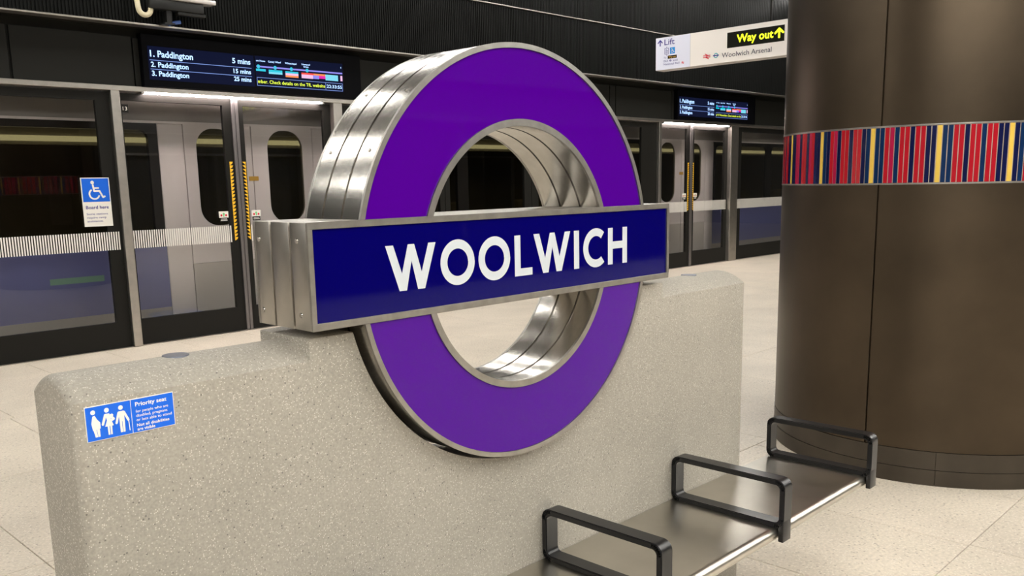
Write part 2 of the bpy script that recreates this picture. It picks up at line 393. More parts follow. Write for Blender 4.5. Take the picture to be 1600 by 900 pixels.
fixed(1, -3.2, -.26, 'fixed glass screen panel far along, beyond the board here sign', .1, .1)
fixed(2, -.25, 1.868, 'fixed glass screen panel carrying the blue board here sign', .1, .13)
fixed(3, 4.51, 6.10, 'fixed glass screen panel just behind the left of the purple ring', .1, .08)
fixed(4, 6.11, 7.76, 'fixed glass screen panel seen through the middle of the purple ring', .08, .14)
fixed(5, 7.77, 9.28, 'fixed glass screen panel behind the right of the purple ring', .14, .1)
fixed(6, 9.29, 10.84, 'fixed glass screen panel with a broad black edge beside the far doors', .1, .42)
fixed(7, 13.40, 16.2, 'fixed glass screen panel beside the bronze column', .19, .1)
def post(n, x0, x1, label):
    t = link('trim_%d' % n, box_me(x0, x1, P-.025, P+.14, 0, 2.484, .004), None, MT['steel_dull']); tag(t, label, 'post', kind='structure')
post(5, 1.870, 1.955, 'steel post between the board here panel and door thirteen')
post(6, 4.392, 4.51, 'steel post on the far jamb of door thirteen')
post(7, 10.845, 10.915, 'slim steel post on the near jamb of the distant doors')
post(8, 13.13, 13.39, 'broad steel post on the far jamb of the distant doors')
def hazard(t, x0, x1, y, flip, z0=.985, z1=1.82, n=22):
    F = Flat(); h = (z1-z0)/n; wd = x1-x0
    for k in range(n):
        b = z0+k*h
        if flip: F.poly([(x1, b), (x1, b+h), (x0+wd*.12, b+h), (x0+wd*.65, b+h*.45)])
        else: F.poly([(x0, b), (x1-wd*.35, b+h*.45), (x1-wd*.12, b+h), (x0, b+h)])
    flat('hazard_strip', t, MT['yellow'], F, (0, y, 0), *XF)
def leaf(n, x0, x1, left, label, hz, num=None):
    t = empty('door_%d' % n, (x0, P+.05, 0)); tag(t, label, 'door', kind='structure')
    if left: glazed(t, x0, x1, .035, .13, bb=.262, bt=.07, yo=.02, bm1=.10)
    else: glazed(t, x0, x1, .10, .10, bb=.262, bt=.07, yo=.02, bm0=.10)
    xe = x1 if left else x0
    boxo('leading_edge', t, MT['steel_dark'], xe-.036 if left else xe, xe if left else xe+.036, P+.030, P+.10, .004, 2.47, bev=.004)
    if left: hazard(t, x1-.095, x1-.050, P+.0478, False)
    else: hazard(t, x0+.045, x0+.090, P+.0478, True)
    return t
leaf(1, 1.958, 3.176, True, 'left sliding glass door leaf of door thirteen, with yellow toothed edge', 0)
leaf(2, 3.180, 4.390, False, 'right sliding glass door leaf of door thirteen, beside the ring', 0)
leaf(3, 10.918, 11.905, True, 'left sliding glass leaf of the distant doors below the far screen', 0)
leaf(4, 11.909, 13.128, False, 'right sliding glass leaf of the distant doors beside the broad post', 0)
# header lights over the doors
for x0, x1, lab in ((2.20, 4.24, 'bright pinkish strip light over door thirteen'), (11.0, 13.05, 'bright pinkish strip light over the distant doors')):
    t = empty('door_light', (x0, P, 2.46)); tag(t, lab, 'light', 'strip lights over the doors')
    boxo('diffuser', t, MT['door_lamp'], x0, x1, P-.022, P+.03, 2.468, 2.486)
    boxo('end_cap', t, MT['steel_dull'], x0-.03, x0, P-.022, P+.10, 2.466, 2.486); boxo('end_cap', t, MT['steel_dull'], x1, x1+.03, P-.022, P+.10, 2.466, 2.486)
# number plate, board here sign, door stickers
t = empty('number_plate', (2.02, P+.04, 2.29)); tag(t, 'small black plate numbered 13 at the top of the left door leaf', 'sign')
boxo('plate', t, MT['black'], 1.985, 2.052, P+.040, P+.052, 2.285, 2.362)
text('lettering', t, MT['white_print'], '13', (0, P+.0392, 0), *XF, 1.998, 2.040, 2.306, .034)
t = empty('access_sign', (1.53, P+.03, 1.21)); tag(t, 'blue and white wheelchair board here sign on the glass panel', 'sign')
ys = P+.020
flat('backing', t, MT['white_print'], Flat().rect(1.527, 1.208, 1.792, 1.668), (0, P+.0285, 0), *XF, th=.008)
flat('blue_panel', t, MT['blue_sign'], Flat().rect(1.535, 1.441, 1.784, 1.660), (0, ys-.0005, 0), *XF)
flat('wheelchair_symbol', t, MT['white_print'], wheelchair(Flat(), 1.572, 1.462, .178), (0, ys-.001, 0), *XF)
text('lettering', t, MT['navy_print'], 'Board here', (0, ys-.001, 0), *XF, 1.553, 1.765, 1.374, .030, .012)
for k, s in enumerate(('Some stations', 'require ramp', 'assistance.')):
    text('lettering', t, MT['navy_print'], s, (0, ys-.001, 0), *XF, 1.553, 1.553+(.198, .180, .150)[k], 1.318-.034*k, .019)
def door_sticker(x, z, lab):
    t = empty('door_sticker', (x, P+.05, z)); tag(t, lab, 'sticker', 'stickers beside the door edges')
    y = P+.0462
    flat('white_panel', t, MT['white_print'], Flat().rect(x, z+.045, x+.108, z+.112), (0, P+.0495, 0), *XF, th=.003)
    flat('black_panel', t, MT['black'], Flat().rect(x+.008, z, x+.100, z+.044), (0, P+.0495, 0), *XF, th=.003)
    for q in (.027, .081): flat('red_mark', t, MT['red_print'], Flat().disc(x+q, z+.070, .012, 12), (0, y-.0005, 0), *XF)
    flat('green_mark', t, MT['green_print'], Flat().disc(x+.054, z+.084, .013, 12).rect(x+.048, z+.055, x+.060, z+.078), (0, y-.0005, 0), *XF)
    flat('white_lines', t, MT['white_print'], Flat().rect(x+.02, z+.028, x+.088, z+.034).rect(x+.016, z+.014, x+.092, z+.020), (0, y-.0005, 0), *XF)
door_sticker(2.915, 1.190, 'small white and black sticker on the left leaf of door thirteen')
door_sticker(3.300, 1.190, 'small white and black sticker on the right leaf of door thirteen')
door_sticker(11.655, 1.180, 'small white and black sticker on the left leaf of the distant doors')
door_sticker(12.005, 1.180, 'small white and black sticker on the right leaf of the distant doors')
# round blue floor marking in front of door thirteen (seen mirrored in the glass)
t = empty('floor_marking', (3.25, 5.32, 0)); tag(t, 'round blue floor marking with white wheelchair symbol before door thirteen', 'floor marking')
flat('disc', t, MT['blue_sign'], Flat().disc(3.25, 5.32, .33, 40), (0, 0, .0015), (1, 0, 0), (0, 1, 0))
flat('symbol', t, MT['white_print'], wheelchair(Flat(), 3.05, 5.12, .42), (0, 0, .0022), (1, 0, 0), (0, 1, 0))

# ------------------------------------------------------------------ departure screens
def screen(dx, label, msg, clock, bezel):
    t = empty('departure_screen', (2.19+dx, P, 2.53)); tag(t, label, 'screen')
    x0, x1 = bezel; Y = P-.07
    boxo('housing', t, MT['black_glass'], x0, x1, P-.064, P+.03, 2.533, 3.03, bev=.004)
    flat('list_display', t, MT['screen_bg'], Flat().rect(2.245+dx, 2.600, 3.385+dx, 2.916), (0, P-.0655, 0), *XF)
    flat('map_display', t, MT['screen_bg'], Flat().rect(3.398+dx, 2.604, 4.515+dx, 2.918), (0, P-.0655, 0), *XF)
    O = (dx, P-.067, 0)
    T = lambda s, a0, a1, b, c, m='scr_white', bo=.022: text('lettering', t, MT[m], s, O, *XF, a0, a1, b, c, bo)
    T('1.', 2.266, 2.312, 2.818, .058); T('Paddington', 2.342, 2.706, 2.818, .058); T('5 mins', 3.135, 3.343, 2.822, .050)
    T('2.', 2.268, 2.313, 2.722, .046); T('Paddington', 2.340, 2.650, 2.722, .046); T('15 mins', 3.142, 3.343, 2.724, .042)
    T('3.', 2.270, 2.315, 2.638, .046); T('Paddington', 2.340, 2.650, 2.638, .046); T('25 mins', 3.142, 3.343, 2.645, .042)
    flat('rule', t, MT['scr_line'], Flat().rect(2.258, 2.782, 3.352, 2.788), O, *XF); flat('rule', t, MT['scr_line'], Flat().rect(2.260, 2.697, 3.350, 2.703), O, *XF)
    # line diagram
    F = Flat().rect(3.412, 2.803, 4.507, 2.819); flat('line_bar', t, MT['scr_lilac'], F, O, *XF)
    for x in (3.435, 3.636, 3.837, 4.037):
        flat('stop_mark', t, MT['scr_cyan'], Flat().arc(x, 2.811, .006, .020, 0, 360, 16), (dx, P-.0675, 0), *XF)
    T('om House', 3.412, 3.520, 2.862, .017, bo=.02); T('Canary Wharf', 3.555, 3.712, 2.862, .017, bo=.02); T('Whitechapel', 3.760, 3.905, 2.862, .017, bo=.02)
    T('Liverpool', 3.972, 4.078, 2.866, .017, bo=.02); T('Street', 3.994, 4.060, 2.842, .017, bo=.02); T('I', 4.488, 4.494, 2.866, .017, bo=.02)
    for m, a0, b0, a1, b1 in (('scr_cyan', 3.405, 2.764, 3.520, 2.787), ('scr_cyan', 3.556, 2.764, 3.722, 2.787), ('scr_pale', 3.556, 2.744, 3.722, 2.764),
                              ('scr_cyan', 3.760, 2.766, 3.922, 2.785), ('scr_pink', 3.760, 2.744, 3.922, 2.766), ('scr_orange', 3.760, 2.724, 3.922, 2.744),
                              ('scr_red', 3.962, 2.766, 4.120, 2.785), ('scr_orange', 4.120, 2.766, 4.275, 2.785), ('scr_pink', 3.962, 2.726, 4.110, 2.766),
                              ('scr_lilac', 4.110, 2.728, 4.190, 2.766), ('scr_magenta', 4.190, 2.735, 4.275, 2.766), ('scr_pale', 4.275, 2.722, 4.445, 2.785), ('scr_pink', 4.478, 2.726, 4.505, 2.785)):
        flat('line_block', t, MT[m], Flat().rect(a0, b0, a1, b1), O, *XF)
    flat('message_frame', t, MT['scr_line'], Flat().frame(3.408, 2.613, 4.503, 2.700, .005).rect(4.270, 2.613, 4.275, 2.700), O, *XF)
    T(msg, 3.418, 4.265, 2.641, .034, 'scr_yellow', .01); T(clock, 4.286, 4.492, 2.641, .034, bo=.012)
screen(0.0, 'wide departure screen over door thirteen listing three trains', 'mber. Check details on the TfL website', '22:33:55', (2.19, 4.77))
screen(9.10, 'distant departure screen over the doors near the column', 'of 17 November. Check details on the', '22:33:56', (11.31, 13.89))

# ------------------------------------------------------------------ camera on the ledge
t = empty('cctv_camera', (2.32, 6.86, 3.076)); tag(t, 'grey security camera with silver sunshield standing on the steel ledge', 'camera')
boxo('body', t, MT['cctv'], 2.13, 2.66, 6.72, 6.82, 3.195, 3.285, bev=.012, seg=2)
boxo('sunshield', t, MT['shield'], 2.24, 2.78, 6.70, 6.84, 3.287, 3.330, bev=.012, seg=2)
boxo('lens_hood', t, MT['cctv'], 2.40, 2.68, 6.735, 6.805, 3.165, 3.197, bev=.006)
boxo('bracket', t, MT['cctv'], 2.295, 2.345, 6.755, 6.805, 3.076, 3.20); boxo('bracket_foot', t, MT['cctv'], 2.27, 2.37, 6.75, 6.93, 3.074, 3.086)
bm = bmesh.new(); tube(bm, [(2.04+.055-.058*math.cos(a), 6.77, 3.195-.062*math.sin(a)) for a in [math.pi*k/14 for k in range(15)]]+[(2.165, 6.77, 3.235)], .024)
sub(t, link('conduit', finish(bm, 50), None, MT['conduit']))
bm = bmesh.new(); tube(bm, [(2.037, 6.77, 3.19), (2.034, 6.78, 3.26), (2.05, 6.80, 3.36), (2.06, 6.88, 3.42)], .024); sub(t, link('conduit', finish(bm, 50), None, MT['conduit']))
bm = bmesh.new(); tube(bm, [(2.335, 6.83, 3.082), (2.39, 6.82, 3.10), (2.45, 6.80, 3.112)], .018, 6); sub(t, link('cable_tie', finish(bm, 50), None, MT['blue_tie']))

# ------------------------------------------------------------------ train behind the screen
TY_ = 7.63
tr = empty('train', (3.58, TY_, 0)); tag(tr, 'white and blue purple train standing behind the glass platform screen', 'train')
DC = (-5.04, 3.58, 12.20, 20.8)          # door centres
def plate_hole(x0, x1, z0, z1, hx0, hx1, hz0, hz1, rad, y0, y1, n=9):
    bm = bmesh.new(); pts = []
    for cx, cz, a0 in ((hx1-rad, hz1-rad, 0), (hx0+rad, hz1-rad, 90), (hx0+rad, hz0+rad, 180), (hx1-rad, hz0+rad, 270)):
        for k in range(n): a = math.radians(a0+90*k/(n-1)); pts.append((cx+rad*math.cos(a), cz+rad*math.sin(a)))
    mx, mz = (hx0+hx1)/2, (hz0+hz1)/2; outer = []
    for q, (x, z) in enumerate(pts):
        k = q % n; c = q//n
        cxs, czs = ((x1, z1), (x0, z1), (x0, z0), (x1, z0))[c]
        if k == n//2: outer.append((cxs, czs))
        else:
            first = k < n//2
            vert = (c % 2 == 0) == first
            outer.append((cxs, z) if vert else (x, czs))
    rings = []
    for y in (y0, y1): rings.append(([bm.verts.new((x, y, z)) for x, z in pts], [bm.verts.new((x, y, z)) for x, z in outer]))
    m = len(pts)
    for k in range(m):
        j = (k+1) % m
        for I, O in rings: bm.faces.new((I[k], I[j], O[j], O[k]))
        bm.faces.new((rings[0][0][k], rings[1][0][k], rings[1][0][j], rings[0][0][j])); bm.faces.new((rings[0][1][k], rings[0][1][j], rings[1][1][j], rings[1][1][k]))
    return finish(bm)
def rrect_slab(x0, x1, z0, z1, rad, y0, y1, n=9):
    F = Flat(); pts = []
    for cx, cz, a0 in ((x1-rad, z1-rad, 0), (x0+rad, z1-rad, 90), (x0+rad, z0+rad, 180), (x1-rad, z0+rad, 270)):
        for k in range(n): a = math.radians(a0+90*k/(n-1)); pts.append((cx+rad*math.cos(a), cz+rad*math.sin(a)))
    F.poly(pts); return F.mesh((0, y1, 0), *XF, th=y1-y0)
prof = [(0, 2.245), (.02, 2.40), (.10, 2.62), (.30, 2.85), (.7, 3.0), (1.4, 3.06)]
bm = bmesh.new(); lo = [bm.verts.new((-8.9, TY_+a, z)) for a, z in prof]; hi = [bm.verts.new((25.8, TY_+a, z)) for a, z in prof]
for k in range(len(prof)-1): bm.faces.new((lo[k], hi[k], hi[k+1], lo[k+1]))
sub(tr, link('roof_side', finish(bm, 60), None, MT['train_grey']))
boxo('gutter', tr, MT['train_white'], -8.9, 25.8, TY_-.012, TY_+.03, 2.222, 2.246)
boxo('interior_wall', tr, MT['train_in'], -8.9, 25.8, TY_+2.5, TY_+2.55, .2, 3.0)
boxo('interior_ceiling', tr, MT['train_in'], -8.9, 25.8, TY_+.3, TY_+2.5, 2.32, 2.36)
boxo('interior_floor', tr, MT['rubber'], -8.9, 25.8, TY_+.05, TY_+2.5, .0, .05)
boxo('interior_light', tr, MT['train_lamp'], -8.9, 25.8, TY_+.62, TY_+.66, 2.055, 2.110)
boxo('light_rail', tr, MT['train_grey'], -8.9, 25.8, TY_+.665, TY_+.70, 2.02, 2.33)
for i in range(16):
    x = -7.6+i*2.05
    if all(abs(x-d) > 1.3 for d in DC):
        boxo('seat_back', tr, MT['train_in'], x-.45, x+.45, TY_+.45, TY_+.55, .45, 1.28, bev=.03)
for a, b in zip(DC, DC[1:]):
    x0, x1 = a+1.08, b-1.08
    boxo('lower_side', tr, MT['train_purple'], x0, x1, TY_, TY_+.06, .30, .945); boxo('sill', tr, MT['train_grey'], x0, x1, TY_-.004, TY_+.06, .0, .30)
    n = 3; wdt = (x1-x0)/n
    for k in range(n):
        me = plate_hole(x0+k*wdt, x0+(k+1)*wdt, .945, 2.222, x0+k*wdt+.10, x0+(k+1)*wdt-.10, 1.02, 2.15, .09, TY_, TY_+.05)
        f = link('window_surround', me, None, MT['train_black']); sub(tr, f)
        g = link('pane', rrect_slab(x0+k*wdt+.09, x0+(k+1)*wdt-.09, 1.01, 2.16, .09, TY_+.012, TY_+.022), None, MT['train_glass']); g.parent = f
for d in DC:
    for s in (-1, 1):
        a, b = sorted((d+s*.80, d+s*1.08))
        boxo('door_pillar', tr, MT['train_white'], a, b, TY_-.01, TY_+.06, 0, 2.222, bev=.02, seg=2)
        x0, x1 = sorted((d+s*.006, d+s*.795)); wc = d+s*.43
        lf = link('door_leaf', plate_hole(x0, x1, .74, 2.222, wc-.232, wc+.232, 1.14, 2.185, .20, TY_-.005, TY_+.035), None, MT['train_white']); sub(tr, lf)
        for nm, me, m in (('window', rrect_slab(wc-.238, wc+.238, 1.134, 2.191, .2, TY_+.004, TY_+.014), MT['train_glass']),
                          ('lower_panel', box_me(x0, x1, TY_-.005, TY_+.035, .0, .738), MT['train_pale'])):
            o = link(nm, me, None, m); o.parent = lf
        if s < 0 or True:
            o = link('push_mark', box_me(wc-s*.40-.03, wc-s*.40+.03, TY_-.009, TY_-.004, 1.62, 1.67), None, MT['ochre']); o.parent = lf
flat('green_strip', tr, MT['train_green'], Flat().rect(1.30, .64, 1.82, .70), (0, TY_-.001, 0), *XF)  # plain pale green strip laid on the lower side of the train

# ------------------------------------------------------------------ concrete seat wall with the roundel notch
HW, Z0, Z1, RO, RI, DEP = .6726, 1.2365, 1.4732, .5464, .339, .2246
ZC = (Z0+Z1)/2; HB = (Z1-Z0)/2
CX0, CX1, CY0, CY1, ZA, ZT = -1.170, 1.236, .040, .250, 1.165, 1.2055
def make_wall():
    bm = bmesh.new(); n = 12; r = .020
    def prof(d):
        """section of the wall drawn in by d on its faces and crown"""
        y0, y1, za, zt = CY0+d, CY1-d, ZA-d*.3, ZT-d; p = [(y0, 0), (y0, za)]
        for k in range(1, n): u = -1+2*k/n; p.append(((y0+y1)/2+(y1-y0)/2*u, za+(zt-za)*(1-abs(u)**2.1)))
        return p+[(y1, za), (y1, 0)]
    st = [(r*(1-math.sin(math.pi/2*k/5)), r*(1-math.cos(math.pi/2*k/5))) for k in range(6)]     # a quarter round: inset, distance from the end
    secs = [(CX0+e, d) for d, e in st]+[(CX1-e, d) for d, e in reversed(st)]
    rings = [[bm.verts.new((x, y, z)) for y, z in prof(d)] for x, d in secs]; m = len(rings[0])
    for A, B in zip(rings, rings[1:]):
        for k in range(m): bm.faces.new((A[k], A[(k+1) % m], B[(k+1) % m], B[k]))
    bm.faces.new(rings[0]); bm.faces.new(rings[-1])
    wall = bpy.data.objects.new('tmp_wall', finish(bm)); COL.objects.link(wall)
    bm = bmesh.new(); bx(bm, -.660, .700, CY0, CY1, .9, 1.216, .004, 2); blk = bpy.data.objects.new('tmp_block', finish(bm)); COL.objects.link(blk)
    bm = bmesh.new(); cyl(bm, (0, ZC), RO+.012, 'y', -.2, .5, 128); cut = bpy.data.objects.new('tmp_cut', finish(bm)); COL.objects.link(cut)
    for op, ob in (('UNION', blk), ('DIFFERENCE', cut)):
        md = wall.modifiers.new(op, 'BOOLEAN'); md.operation = op; md.object = ob; md.solver = 'EXACT'
    dg = bpy.context.evaluated_depsgraph_get(); me = bpy.data.meshes.new_from_object(wall.evaluated_get(dg))
    for o in (wall, blk, cut): bpy.data.objects.remove(o)
    for pl in me.polygons: pl.use_smooth = True
    me.set_sharp_from_angle(angle=math.radians(28)); me.materials.clear()
    return me
cw = empty('seat_wall', (0, .145, 0)); tag(cw, 'thick speckled concrete wall with rounded top carrying the station sign', 'wall block')
sub(cw, link('concrete_body', make_wall(), None, MT['concrete']))
for x in (-.915, 1.02):
    bm = bmesh.new(); cyl(bm, (x, .150), .030, 'z', ZT-.006, ZT+.0012, 28, .027); sub(cw, link('steel_stud', finish(bm, 40), None, MT['stud']))

# ------------------------------------------------------------------ station roundel
ro = empty('station_roundel', (0, .112, ZC)); tag(ro, 'big purple ring station sign with blue name bar set in concrete', 'station sign')
def arc_solid(r1, r2, y0, y1, sgn, n=72, hb=HB):
    bm = bmesh.new(); secs = []
    for k in range(n+1):
        row = []
        for r, y in ((r1, y0), (r2, y0), (r2, y1), (r1, y1)):
            a0 = math.asin(hb/r); a = a0+(math.pi-2*a0)*k/n
            row.append(bm.verts.new((r*math.cos(a), y, ZC+sgn*r*math.sin(a))))
        secs.append(row)
    for k in range(n):
        for j in range(4): bm.faces.new((secs[k][j], secs[k][(j+1) % 4], secs[k+1][(j+1) % 4], secs[k+1][j]))
    bm.faces.new(secs[0]); bm.faces.new(secs[-1])
    return finish(bm, 30)
LAY = ((.0, .0700, 'ring_layer'), (.0775, .1475, 'ring_layer'), (.155, DEP, 'ring_layer'))
def screw(parent, c, ax, s):
    bm = bmesh.new(); o = [0, 1, 2]; o.remove(ax); i = 'xyz'[ax]
    cyl(bm, (c[o[0]], c[o[1]]), .0055, i, c[ax], c[ax]+s*.0018, 16, .0048); h = link('screw', finish(bm, 40), None, MT['steel_frame']); sub(ro, h)
    h.parent = parent; h.matrix_parent_inverse = Matrix.Translation(ro.location).inverted()
    return h
for li, (y0, y1, nm) in enumerate(LAY):
    for sgn in (1, -1):
        if li == 0: a, b = y0+.007, y1
        elif li == 2: a, b = y0, y1-.007
        else: a, b = y0, y1
        hoop = link('ring_layer', arc_solid(RI+.0005, RO-.0005, a, b, sgn), None, MT['steel']); sub(ro, hoop)
        if li in (0, 2):
            ya, yb = (y0, y0+.0075) if li == 0 else (y1-.0075, y1)
            for r1, r2, n2 in ((RO-.0130, RO, 'outer_rim'), (RI, RI+.0175, 'inner_rim')):
                sub(ro, link(n2, arc_solid(r1, r2, ya, yb, sgn), None, MT['steel_frame']))
            yp = (y0+.0045, y0+.0072) if li == 0 else (y1-.0072, y1-.0045)
            sub(ro, link('purple_panel', arc_solid(RI+.0176, RO-.0131, yp[0], yp[1], sgn, hb=HB), None, MT['purple']))
        if li in (0, 2) and sgn == 1:
            for deg in (28, 80, 131, 150):
                a_ = math.radians(deg); c = Vector((RO*math.cos(a_), (y0+y1)/2, ZC+RO*math.sin(a_)))
                bm = bmesh.new(); bmesh.ops.create_cone(bm, cap_ends=True, segments=16, radius1=.0052, radius2=.0045, depth=.003)
                q = Vector((0, 0, 1)).rotation_difference(Vector((math.cos(a_), 0, math.sin(a_)))).to_matrix().to_4x4()
                bmesh.ops.transform(bm, matrix=Matrix.Translation(c) @ q, verts=bm.verts)
                s_ = link('screw', finish(bm, 40), None, MT['steel_frame']); s_.parent = hoop
    # bar layer
    if li == 0: a, b = y0+.007, y1
    elif li == 2: a, b = y0, y1-.007
    else: a, b = y0, y1
    bl = boxo('bar_layer', ro, MT['steel_dull'] if li != 9 else MT['steel'], -HW, HW, a, b, Z0, Z1, bev=.0025, seg=2)
    if li in (0, 2):
        for zz in (1.433, 1.270):
            for xs, s in ((-HW, -1), (HW, 1)):
                bm = bmesh.new(); cyl(bm, ((.0445 if li == 0 else .2015), zz), .0062, 'x', xs, xs+s*.0016, 16, .0050)
                s_ = link('screw', finish(bm, 40), None, MT['steel']); s_.parent = bl
for sgn in (1, -1): sub(ro, link('ring_core', arc_solid(RI+.008, RO-.008, .01, DEP-.01, sgn), None, MT['steel']))
boxo('bar_core', ro, MT['steel_dull'], -HW+.008, HW-.008, .01, DEP-.01, Z0+.008, Z1-.008)
for ya, yb, front in ((0, .0075, True), (DEP-.0075, DEP, False)):
    bm = bmesh.new(); bx(bm, -HW, HW, ya, yb, Z1-.0155, Z1, .001); bx(bm, -HW, HW, ya, yb, Z0, Z0+.0165, .001)
    bx(bm, -HW, -HW+.012, ya, yb, Z0+.016, Z1-.015); bx(bm, HW-.012, HW, ya, yb, Z0+.016, Z1-.015)
    sub(ro, link('bar_frame', finish(bm, 30), None, MT['steel_frame']))
    yp = (.0045, .0072) if front else (DEP-.0072, DEP-.0045)
    boxo('name_panel', ro, MT['blue'], -HW+.0118, HW-.0118, yp[0], yp[1], Z0+.0163, Z1-.0153)
def letter_polys():
    B_, T_ = 1.3015, 1.4100; S = .0225; cz, rz = (B_+T_)/2, (T_-B_)/2+.0026; out = []
    def W(x0, x1):
        w_ = x1-x0; s = S*1.03; m = (x0+x1)/2; v0, v1 = x0+.245*w_, x1-.245*w_-s
        return (x0, x1, s, m, v0, v1)
    def quad_w(x0, x1):
        x0, x1, s, m, v0, v1 = W(x0, x1); F = Flat(); h = T_-B_; ap = s*.42
        # centre lines meet: split every stroke where it meets its neighbour
        L1o = lambda z: x0+(v0-x0)*(T_-z)/h; L1i = lambda z: x0+s+(v0-x0)*(T_-z)/h
        a0, a1 = v0+s*.95, m+ap            # right edge of the rising stroke
        R1r = lambda z: a0+(a1-a0)*(z-B_)/h; R1l = lambda z: R1r(z)-s
        z1 = B_                            # crotch between first two strokes
        for k in range(4000):
            z1 = B_+h*k/4000
            if R1l(z1) > L1i(z1): break
        zt = T_
        for k in range(4000):
            zt = T_-h*k/4000
            if R1r(zt) < m: break
        F.poly([(L1o(B_), B_), (R1r(B_), B_), (R1r(z1), z1), (L1i(z1), z1), (L1o(z1), z1)])
        F.poly([(L1o(z1), z1), (L1i(z1), z1), (L1i(T_), T_), (L1o(T_), T_)])
        F.poly([(R1l(z1), z1), (R1r(z1), z1), (R1r(zt), zt), (m, T_), (m-ap, T_)])
        mir = [[(2*m-F.v[k][0], F.v[k][1]) for k in reversed(f)] for f in F.f]
        for pts in mir: F.poly(pts)
        return F
    def arc(cx, rx, d0, d1, n=44):
        F = Flat()
        for k in range(n):
            t0, t1 = math.radians(d0+(d1-d0)*k/n), math.radians(d0+(d1-d0)*(k+1)/n)
            F.poly([(cx+(rx-S)*math.cos(t0), cz+(rz-S)*math.sin(t0)), (cx+rx*math.cos(t0), cz+rz*math.sin(t0)), (cx+rx*math.cos(t1), cz+rz*math.sin(t1)), (cx+(rx-S)*math.cos(t1), cz+(rz-S)*math.sin(t1))])
        return F
    out += [quad_w(-.4645, -.3110), arc(-.240, .0575, 0, 360), arc(-.11125, .05775, 0, 360)]
    out.append(Flat().rect(-.0360, B_, -.0135, T_).rect(-.0135, B_, .0325, B_+.0200))
    out += [quad_w(.0380, .1905), Flat().rect(.2070, B_, .2295, T_), arc(.306, .0585, 50, 310)]
    out.append(Flat().rect(.3625, B_, .3850, T_).rect(.4330, B_, .4555, T_).rect(.3850, cz-.008, .4330, cz+.0135))
    return out
for F in letter_polys():
    o = flat('letter', ro, MT['white_letter'], F, (0, .0044, 0), *XF); o['label'] = 'white capital letter of the name WOOLWICH'

# ------------------------------------------------------------------ priority seat sign
ps = empty('priority_sign', (-1.06, CY0, 1.09)); tag(ps, 'blue priority seat sign with three white figures on the concrete wall', 'sign')
A0, A1, B0, B1 = -1.1480, -.9785, 1.0885, 1.1555
flat('backing', ps, MT['white_print'], Flat().rect(A0, B0, A1, B1), (0, CY0+.0005, 0), *XF, th=.0025)
yb = CY0-.0024
flat('blue_panel', ps, MT['blue_sign'], Flat().rect(A0+.0012, B0+.0012, A0+.0845, B1-.0012).rect(A0+.0857, B0+.0012, A1-.0012, B1-.0012), (0, yb, 0), *XF)
def fig(F, x, kind):
    h = .052; b = B0+.0075
    X = lambda a: x+a*h*.86; Y = lambda a: b+a*h
    F.disc(X(0), Y(.92), .085*h, 16)
    if kind == 0:
        F.poly([(X(-.03), Y(.78)), (X(.06), Y(.80)), (X(.15), Y(.64)), (X(.26), Y(.52)), (X(.26), Y(.30)), (X(-.06), Y(.26)), (X(-.10), Y(.52))])
        F.poly([(X(-.04), Y(.27)), (X(.08), Y(.28)), (X(.12), Y(0)), (X(.02), Y(0))]); F.poly([(X(.10), Y(.28)), (X(.22), Y(.29)), (X(.22), Y(0)), (X(.13), Y(0))])
    elif kind == 1:
        F.poly([(X(-.08), Y(.79)), (X(.10), Y(.79)), (X(.16), Y(.52)), (X(.24), Y(.32)), (X(-.12), Y(.32)), (X(-.02), Y(.54))])
        F.stroke([(X(-.07), Y(.75)), (X(-.20), Y(.42))], .09*h); F.stroke([(X(.12), Y(.70)), (X(.26), Y(.56)), (X(.10), Y(.50))], .09*h)
        F.disc(X(.19), Y(.70), .06*h, 12); F.poly([(X(-.02), Y(.33)), (X(.06), Y(.33)), (X(.06), Y(0)), (X(-.01), Y(0))]); F.poly([(X(.09), Y(.33)), (X(.17), Y(.33)), (X(.16), Y(0)), (X(.09), Y(0))])
    else:
        F.poly([(X(-.10), Y(.79)), (X(.12), Y(.79)), (X(.13), Y(.40)), (X(-.09), Y(.40))])
        F.stroke([(X(-.10), Y(.74)), (X(-.22), Y(.38))], .085*h); F.stroke([(X(.12), Y(.74)), (X(.28), Y(.42))], .085*h)
        F.poly([(X(-.09), Y(.42)), (X(.01), Y(.42)), (X(.01), Y(0)), (X(-.08), Y(0))]); F.poly([(X(.03), Y(.42)), (X(.13), Y(.42)), (X(.12), Y(0)), (X(.03), Y(0))])
        F.stroke([(X(.29), Y(.42)), (X(.31), Y(.02))], .03*h)
F = Flat(); fig(F, A0+.0145, 0); fig(F, A0+.0395, 1); fig(F, A0+.0655, 2)
flat('figures', ps, MT['white_print'], F, (0, yb-.0003, 0), *XF)
for s, a, bz, c, bo in (('Priority seat', .062, 1.1405, .0078, .02), ('for people who are', .064, 1.1280, .0052, .008), ('disabled, pregnant', .062, 1.1195, .0052, .008), ('or less able to stand', .070, 1.1110, .0052, .008), ('Not all disabilities', .064, 1.1005, .0056, .02), ('are visible', .035, 1.0925, .0056, .02)):
    text('lettering', ps, MT['white_print'], s, (0, yb-.0003, 0), *XF, A0+.0935, A0+.0935+a, bz, c, bo)

